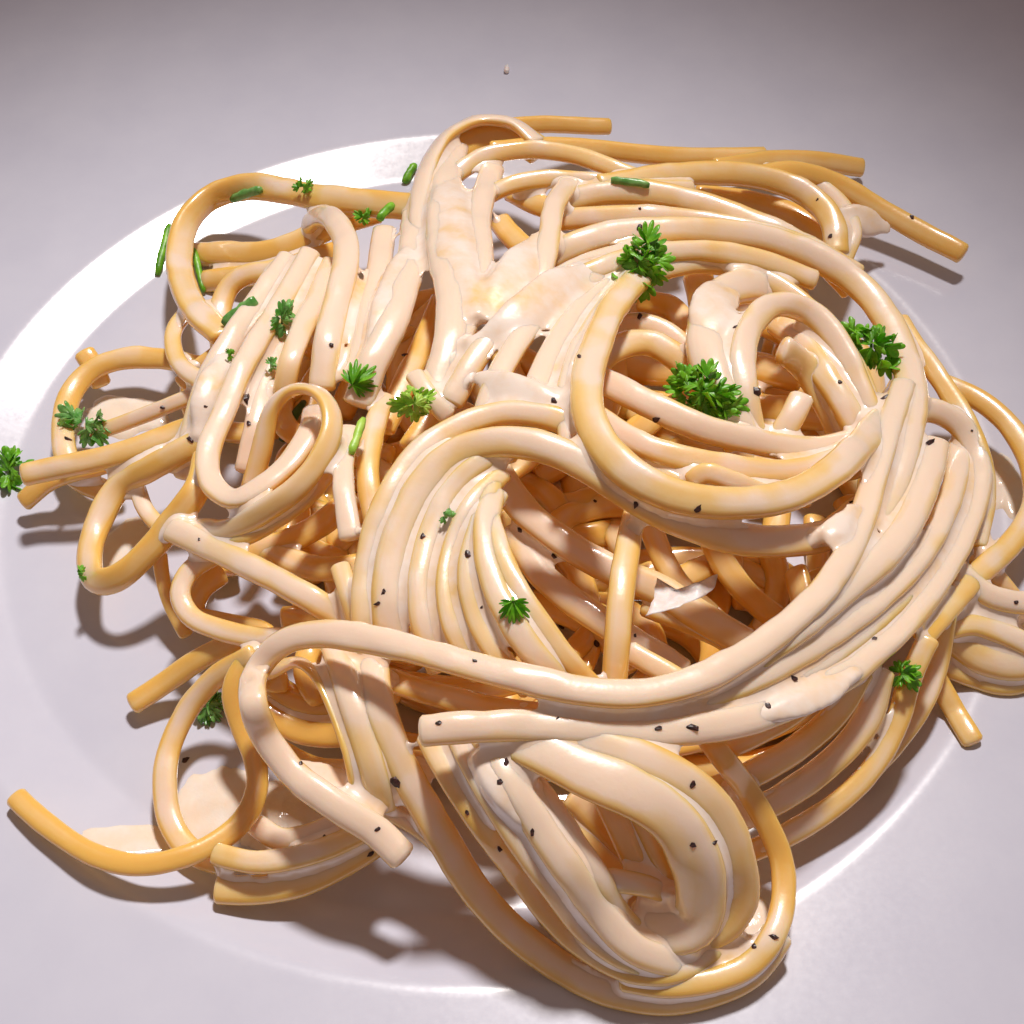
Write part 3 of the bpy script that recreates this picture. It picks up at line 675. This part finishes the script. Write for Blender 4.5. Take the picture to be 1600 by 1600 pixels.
PEP = [
 (518, 540, 13, 'on the bent over creamy strand at left'), (633, 555, 12, 'in the orange slit below the central cream'),
 (866, 626, 14, 'in the glossy cream left of the big ring'), (905, 557, 13, 'beside the top left of the big ring'),
 (999, 357, 20, 'just above the upper parsley sprig'), (1000, 326, 9, 'on the swirl well above the upper parsley sprig'),
 (1000, 495, 13, 'in the red hollow below the upper parsley sprig'), (1183, 611, 22, 'right of the two-lobed parsley sprig'),
 (1312, 598, 12, 'on the strand slanting down inside the nest'), (1382, 622, 16, 'in the shade under the right parsley sprig'),
 (1149, 511, 11, 'in the dark slit beside the hooked strand'), (1298, 369, 11, 'low on the upper right arch'),
 (1277, 312, 8, 'high on the upper right arch'), (1425, 339, 10, 'on the long end pointing out over the rim'),
 (255, 637, 12, 'on the thin strand crossing the flat oval loop'), (106, 686, 13, 'left of the cream-filmed parsley at far left'),
 (384, 622, 24, 'in the dark slit above the hairpin bend'), (389, 662, 13, 'on the pale strand beside the small ring'),
 (298, 687, 14, 'at the left edge of the hairpin bend'), (311, 843, 9, 'where the broad slanting strand starts at left'),
 (322, 635, 8, 'on the white face of the left bundle'),
 (660, 838, 14, 'on the left of the front fan, perfectly round'), (813, 828, 15, 'at the upper left of the dark hollow'),
 (731, 866, 20, 'in the middle of the front fan'), (599, 925, 13, 'on the left leg of the front arch, upper one'),
 (590, 943, 12, 'on the left leg of the front arch, lower one'), (866, 868, 12, 'on the slanting strand in the hollow'),
 (930, 783, 9, 'in the red shade under the front arch'), (1024, 656, 18, 'on the pale strand across the lower nest'),
 (993, 787, 18, 'where the upright strand meets the big ring'), (1091, 795, 17, 'on the bottom of the big ring'),
 (878, 978, 18, 'in the cream left of the upright strand'), (933, 1006, 20, 'at the left edge of the upright strand'),
 (1366, 998, 13, 'on the right hand sweep by itself'), (1453, 692, 19, 'on the rounded tip at the right'),
 (1330, 785, 12, 'in the gap at the right of the big ring'), (1519, 673, 7, 'on the bright rim of the outer right strand'),
 (1588, 942, 12, 'near the right edge below the slack loop'), (753, 949, 8, 'left of the small parsley leaf in the fan'),
 (992, 993, 8, 'in the cream right of the upright strand'),
 (290, 1188, 16, 'on the left half of the teardrop loop'), (470, 1193, 12, 'under the front left arch'),
 (358, 1268, 8, 'on the orange curl beside the puddle'), (618, 1222, 28, 'the largest one, in the cream at front left'),
 (590, 1296, 12, 'on the hanging front left tip'), (580, 1334, 14, 'below the hanging front left tip'),
 (507, 1306, 8, 'in the puddle left of the hanging tip'), (686, 1130, 14, 'on the cut left tip in the lower front'),
 (742, 1033, 10, 'on the long sweeping strand at left'), (871, 1122, 7, 'on the lower front strand at its glossy spot'),
 (780, 1326, 15, 'in the crease of the front bundle'), (791, 1192, 17, 'at the top of the front bundle'),
 (781, 1222, 15, 'just below the top of the front bundle'), (730, 1270, 13, 'on the outermost front bundle strand'),
 (832, 1300, 12, 'on the glossy crest of the front bundle'), (1028, 1139, 15, 'left of the big grain on the lower sweep'),
 (1082, 1137, 22, 'large, in the middle of the lower sweep'), (1200, 1103, 17, 'on the lower sweep at right, round'),
 (1240, 1060, 15, 'in the crease of the right hand sweep'), (1082, 1227, 16, 'on top of the broad front ribbon'),
 (1082, 1320, 16, 'standing on the bend of the broad front ribbon'), (1116, 1317, 10, 'sunk in the bend of the broad front ribbon'),
 (1209, 1464, 17, 'brown, on the outer yellow front strand'), (1178, 1479, 13, 'at the inner edge of the outer yellow front strand'),
]
for x, y, s_, where in PEP:
    pepper(x, y, s_, 'cracked black pepper fleck ' + where, 1.08 + ((x * 13 + y) % 7) / 14)

# one leaflet: a toothed, ruffled fan with thickness
def leaflet(L, Wd, teeth, ruffle, seed, cup=0.25, lobes=1):
    rnd = random.Random(seed); nr, na = 6, 8 * teeth * lobes + 1
    top = []
    for i in range(nr + 1):
        q = i / nr
        for k in range(na):
            u = k / (na - 1) * 2 - 1
            ang = u * Wd
            th = 1 - 0.34 * (1 - abs(math.sin(math.pi * (k / (na - 1)) * teeth * lobes)) ** .8) * q
            if lobes > 1:
                th *= 0.58 + 0.42 * abs(math.cos(math.pi * u * lobes / 2 * 1.0)) ** .7 if q > .3 else 1
            env = (1 - 0.35 * abs(u) ** 2)
            r_ = L * q * th * env
            z = ruffle * L * q * q * math.sin(u * Wd * 4.1 + seed) + cup * L * (u * u) * q - 0.18 * L * q * q
            top.append((r_ * math.cos(ang), r_ * math.sin(ang), z + .05 * L * noise.noise(Vector((q * 4, u * 5, seed)))))
    N = len(top); th = 0.10
    vs = top + [(a, b_, c - th) for a, b_, c in top]; fs = []
    for i in range(nr):
        for k in range(na - 1):
            a, b_, c, d = i * na + k, i * na + k + 1, (i + 1) * na + k + 1, (i + 1) * na + k
            fs.append((a, d, c, b_)); fs.append((a + N, b_ + N, c + N, d + N))
    for k in range(na - 1):
        a, b_ = nr * na + k, nr * na + k + 1; fs.append((a, a + N, b_ + N, b_))
    for i in range(nr):
        for k in (0, na - 1):
            a, b_ = i * na + k, (i + 1) * na + k
            fs.append((a, a + N, b_ + N, b_) if k == 0 else (b_, b_ + N, a + N, a))
    return np.array(vs), fs
def tube(P, r_, seg=7):
    P = np.array(P, float); T = np.gradient(P, axis=0); vs, fs = [], []
    for i, p in enumerate(P):
        t = unit(T[i]); a = unit(np.cross(t, V(.2, .3, 1))); b_ = np.cross(t, a)
        for k in range(seg):
            q = 2 * math.pi * k / seg; vs.append(p + r_ * (a * math.cos(q) + b_ * math.sin(q)))
    for i in range(len(P) - 1):
        for k in range(seg):
            k2 = (k + 1) % seg; fs.append((i * seg + k, i * seg + k2, (i + 1) * seg + k2, (i + 1) * seg + k))
    fs.append(tuple(range(seg - 1, -1, -1))); fs.append(tuple((len(P) - 1) * seg + k for k in range(seg)))
    return np.array(vs), fs
def sprig(label, px, py, spread_px, n_leaf, seed, material, elong=(1.0, 1.0), rot=0.0, leaf_px=34, hood=0.7, teeth=5, lift=1.0, on=None):
    """curly parsley: an Empty with its stem and its ruffled leaflets"""
    P, n = surf(px, py); P = P + unit(CAM - P) * lift if on is None else at_px(px, py, surf(*on)[0][2] + 0.6); rnd = random.Random(seed); s_ = px_size(P)
    view = unit(CAM - P); up = unit(n * 0.2 + view)
    rt = unit(np.cross(V(0, 1, 0.4), up)); ax = unit(RIGHT - up * np.dot(RIGHT, up)); ay = np.cross(up, ax)
    e = bpy.data.objects.new('parsley_sprig', None); COL.objects.link(e); e.location = Vector(P) * MM
    e.empty_display_size = .002
    tag(e, label, 'parsley', 'parsley pieces scattered on the pasta')
    R_ = spread_px * s_
    sv_, sf = tube([up * 0.1 - ay * R_ * .3, up * .8, up * 1.2 + ay * R_ * .3], 0.28)
    link('stem', mesh_np('stem', sv_, sf), material, e)
    n_leaf = int(n_leaf * 1.4)
    for k in range(n_leaf):
        a = 2.399 * k + rnd.uniform(-.3, .3); q = math.sqrt((k + .4) / n_leaf)
        c0 = math.cos(a) * q * R_ * elong[0]; c1 = math.sin(a) * q * R_ * elong[1]
        cx_, cy_ = c0 * math.cos(rot) - c1 * math.sin(rot), c0 * math.sin(rot) + c1 * math.cos(rot)
        base = ax * cx_ * .72 + ay * cy_ * .72 + up * (0.6 + 2.0 * (1 - q) + rnd.uniform(-.2, .3))
        out = unit(ax * cx_ + ay * cy_ + 1e-6 * ax)
        nn = unit(up * hood + out * (1 - hood) * q * 1.2 + 0.6 * V(rnd.uniform(-1, 1), rnd.uniform(-1, 1), rnd.uniform(-1, 1)))
        fx = unit(out - nn * np.dot(out, nn)); fy = np.cross(nn, fx)
        lv, lf = leaflet(leaf_px * s_ * rnd.uniform(.6, 1.0), rnd.uniform(.8, 1.2), teeth, rnd.uniform(.2, .36), seed * 31 + k, rnd.uniform(.1, .4))
        w = np.array([fx * v[0] + fy * v[1] + nn * v[2] for v in lv]) + base - fx * leaf_px * s_ * .25
        link('leaflet', mesh_np('leaflet', w, lf), material, e)
    return e
sprig('full curly parsley sprig on the swirl at the top of the nest', 1000, 413, 52, 16, 3, m_leaf, (.8, 1.2), -.35, 40)
e2 = sprig('large two-lobed curly parsley sprig in the middle of the nest', 1100, 614, 66, 22, 5, m_leaf, (1.15, .68), -.62, 37)
sprig('curly parsley sprig on the right side of the nest', 1361, 543, 55, 14, 9, m_leaf, (1.1, .8), -.45, 40, on=(1398, 556))
sprig('pale yellow-green parsley sprig beside the front arch', 648, 630, 34, 9, 11, m_pale, (1.0, .9), .3, 32, on=(662, 612))
sprig('parsley piece at the left edge on the pointed strand', 16, 738, 36, 9, 13, m_leaf, (.9, 1.1), .1, 34)
sprig('cream-filmed parsley piece on the strands at far left', 136, 666, 42, 9, 15, m_coated, (1.4, .7), -.25, 34)
sprig('parsley clump sunk in cream above the teardrop loop', 326, 1104, 28, 8, 17, m_coated, (.9, 1.2), -.4, 28)
sprig('small torn parsley piece below the right hand sweep', 1410, 1053, 26, 6, 19, m_leaf, (1.3, .9), -.2, 28)
sprig('small dark parsley tuft on the strand behind the tall loop', 476, 293, 15, 4, 21, m_leaf, (1.2, .7), 0, 18)
sprig('cream-filmed green piece right in the left bundle', 440, 498, 26, 6, 23, m_coated, (.6, 1.5), -.45, 28)
sprig('tiny green speck low in the left bundle', 424, 571, 9, 3, 25, m_coated, (.7, 1.2), 0, 14)
sprig('tiny bright green speck on the white face of the left bundle', 358, 555, 7, 3, 27, m_leaf, (1, 1), 0, 12)
sprig('tiny pale green leaf flake on the front fan', 697, 805, 12, 3, 29, m_coated, (.7, 1.2), -.5, 18)
sprig('tiny green speck at the outside of the long orange bend', 127, 897, 7, 3, 31, m_leaf, (.6, 1.3), 0, 14)
sprig('little parsley crumb behind the central cream', 568, 338, 12, 4, 33, m_leaf, (1.3, .6), 0, 16)

def flat_leaf(label, px, py, size_px, a_img, seed, material):
    """one flat lobed parsley leaf; a_img is the direction of its tip in the picture"""
    P, n = surf(px, py); s_ = px_size(P); view = unit(CAM - P)
    up = unit(n * .4 + view); d = RIGHT * math.cos(a_img) + UPV * math.sin(a_img)
    fx = unit(d - up * np.dot(d, up)); fy = np.cross(up, fx)
    e = bpy.data.objects.new('parsley_leaf', None); COL.objects.link(e); e.location = Vector(P) * MM; e.empty_display_size = .002
    tag(e, label, 'parsley', 'parsley pieces scattered on the pasta')
    for k, (da, l) in enumerate(((0, 1.0), (.72, .88), (-.72, .82), (1.4, .6), (-1.45, .55))):
        lv, lf = leaflet(size_px * s_ * l * .74, .40, 3, .12, seed + k, .35)
        gx = fx * math.cos(da) + fy * math.sin(da); gy = np.cross(up, gx)
        w = np.array([gx * v[0] + gy * v[1] + up * v[2] for v in lv]) + up * (.9 + .05 * k) - fx * size_px * s_ * .3
        link('leaf_lobe', mesh_np('leaf_lobe', w, lf), material, e)
    sv_, sf = tube([up * .65 - fx * size_px * s_ * .42, up * .7 - fx * size_px * s_ * .15], .22)
    link('stem', mesh_np('stem', sv_, sf), material, e)
flat_leaf('flat lobed parsley leaf lying on the front fan', 803, 957, 56, -1.5, 41, m_leaf)
flat_leaf('flat lobed parsley leaf below the central cream', 566, 590, 66, .7, 47, m_leaf)

def chive(label, x0, y0, x1, y1, w_px, material, lift=.5):
    A, n0 = surf(x0, y0); B, n1_ = surf(x1, y1)
    for (P, o_) in ((A, B),): pass
    ha, hb = A[2], B[2]
    if abs(ha - hb) > 5: hb = ha = max(ha, hb)
    A = at_px(x0, y0, ha + lift); B = at_px(x1, y1, hb + lift)
    s_ = px_size(A) * w_px * .40; M = (A + B) / 2 + V(0, 0, .5)
    pts = [A * (1 - t) ** 2 + 2 * M * t * (1 - t) + B * t * t for t in np.linspace(0, 1, 9)]
    v, f = tube(pts, s_, 12); c = v.mean(axis=0)
    ctrs = np.repeat(np.array(pts), 12, axis=0); d_ = v - ctrs
    flatd = unit(CAM - c); d_ -= 0.45 * np.outer(d_ @ flatd, flatd)
    k_ = np.array([1 + .28 * noise.noise(Vector(q * .9)) + .2 * noise.noise(Vector(q * 2.5)) for q in v])
    ends = np.repeat(np.minimum(1, .72 + .28 * np.minimum(np.arange(9), 8 - np.arange(9))), 12)
    v = ctrs + d_ * (k_ * ends)[:, None]
    o = link('herb_stalk', mesh_np('herb_stalk', v - c, f), material, loc=c)
    tag(o, label, 'herb stalk', 'chopped herb stalks')
chive('thin green stalk sticking out left of the tall loop', 265, 352, 246, 428, 15, m_leaf)
chive('thin green stalk lying on the inside of the tall loop', 303, 390, 318, 455, 13, m_leaf)
chive('pale green stalk on top of the tall loop', 362, 312, 408, 296, 17, m_coated)
chive('bright green stalk at the left foot of the back loop', 632, 285, 648, 258, 16, m_leaf)
chive('green stalk between bent over strand and central cream', 592, 343, 613, 320, 17, m_leaf)
chive('cream-filmed green stalk across the left bundle', 350, 508, 400, 468, 24, m_coated)
chive('pale green stalk hanging above the white strip', 568, 655, 549, 708, 17, m_pale)
chive('dark green stalk inside the small open ring', 475, 628, 440, 688, 16, m_dark)
chive('blue-green stalk under cream on the back strand', 955, 282, 1015, 290, 15, m_coated)

# torn white flake hanging in the hollow
P0, _ = surf(1070, 935)
poly = [(1026, 903), (1052, 922), (1085, 911), (1122, 896), (1117, 918), (1095, 935), (1060, 948), (1008, 963), (1022, 935)]
Z = P0[2] + 7.0; vs = []
ctr = np.mean([at_px(x, y, Z) for x, y in poly], axis=0)
rows = 6; na = len(poly) * 4
bd = []
for i in range(len(poly)):
    a, b_ = np.array(poly[i], float), np.array(poly[(i + 1) % len(poly)], float)
    for k in range(4):
        q = a + (b_ - a) * k / 4; q = q + 3 * np.array([noise.noise(Vector((q[0] / 9, q[1] / 9, 0))), noise.noise(Vector((q[1] / 9, q[0] / 9, 4)))])
        bd.append(q)
cxy = np.mean(bd, axis=0)
for side in (0, 1):
    for i in range(rows + 1):
        for q in bd:
            w = cxy + (q - cxy) * (i / rows)
            h = Z + 1.3 * noise.noise(Vector((w[0] / 22, w[1] / 22, 2))) + (w[1] - 920) * 0.05 - side * .35
            vs.append(at_px(w[0], w[1], h))
fs = []; N_ = (rows + 1) * na
for i in range(rows):
    for k in range(na):
        k2 = (k + 1) % na; a, b_, c, d = i * na + k, i * na + k2, (i + 1) * na + k2, (i + 1) * na + k
        fs.append((a, d, c, b_)); fs.append((a + N_, b_ + N_, c + N_, d + N_))
for k in range(na):
    k2 = (k + 1) % na; a, b_ = rows * na + k, rows * na + k2; fs.append((a, a + N_, b_ + N_, b_))
vs = np.array(vs)
tag(link('sauce_flake', mesh_np('sauce_flake', vs - ctr, fs), m_flake, loc=ctr), 'torn white papery flake hanging in the dark hollow', 'flake')

# crumb on the far rim
P0, _ = surf(792, 110); vs = []
P0 = at_px(792, 110, 0)
for _ in range(10): P0 = at_px(792, 110, plate_z(P0[0], P0[1]))
for v in IV: vs.append(v * (1 + .5 * noise.noise(Vector(v * 1.7))) * np.array([.8, 2.0, .6]))
tag(link('crumb', mesh_np('crumb', np.array(vs), IF), m_flake, loc=P0 + V(0, 0, .3)), 'tiny pale crumb alone on the far rim of the plate', 'crumb')
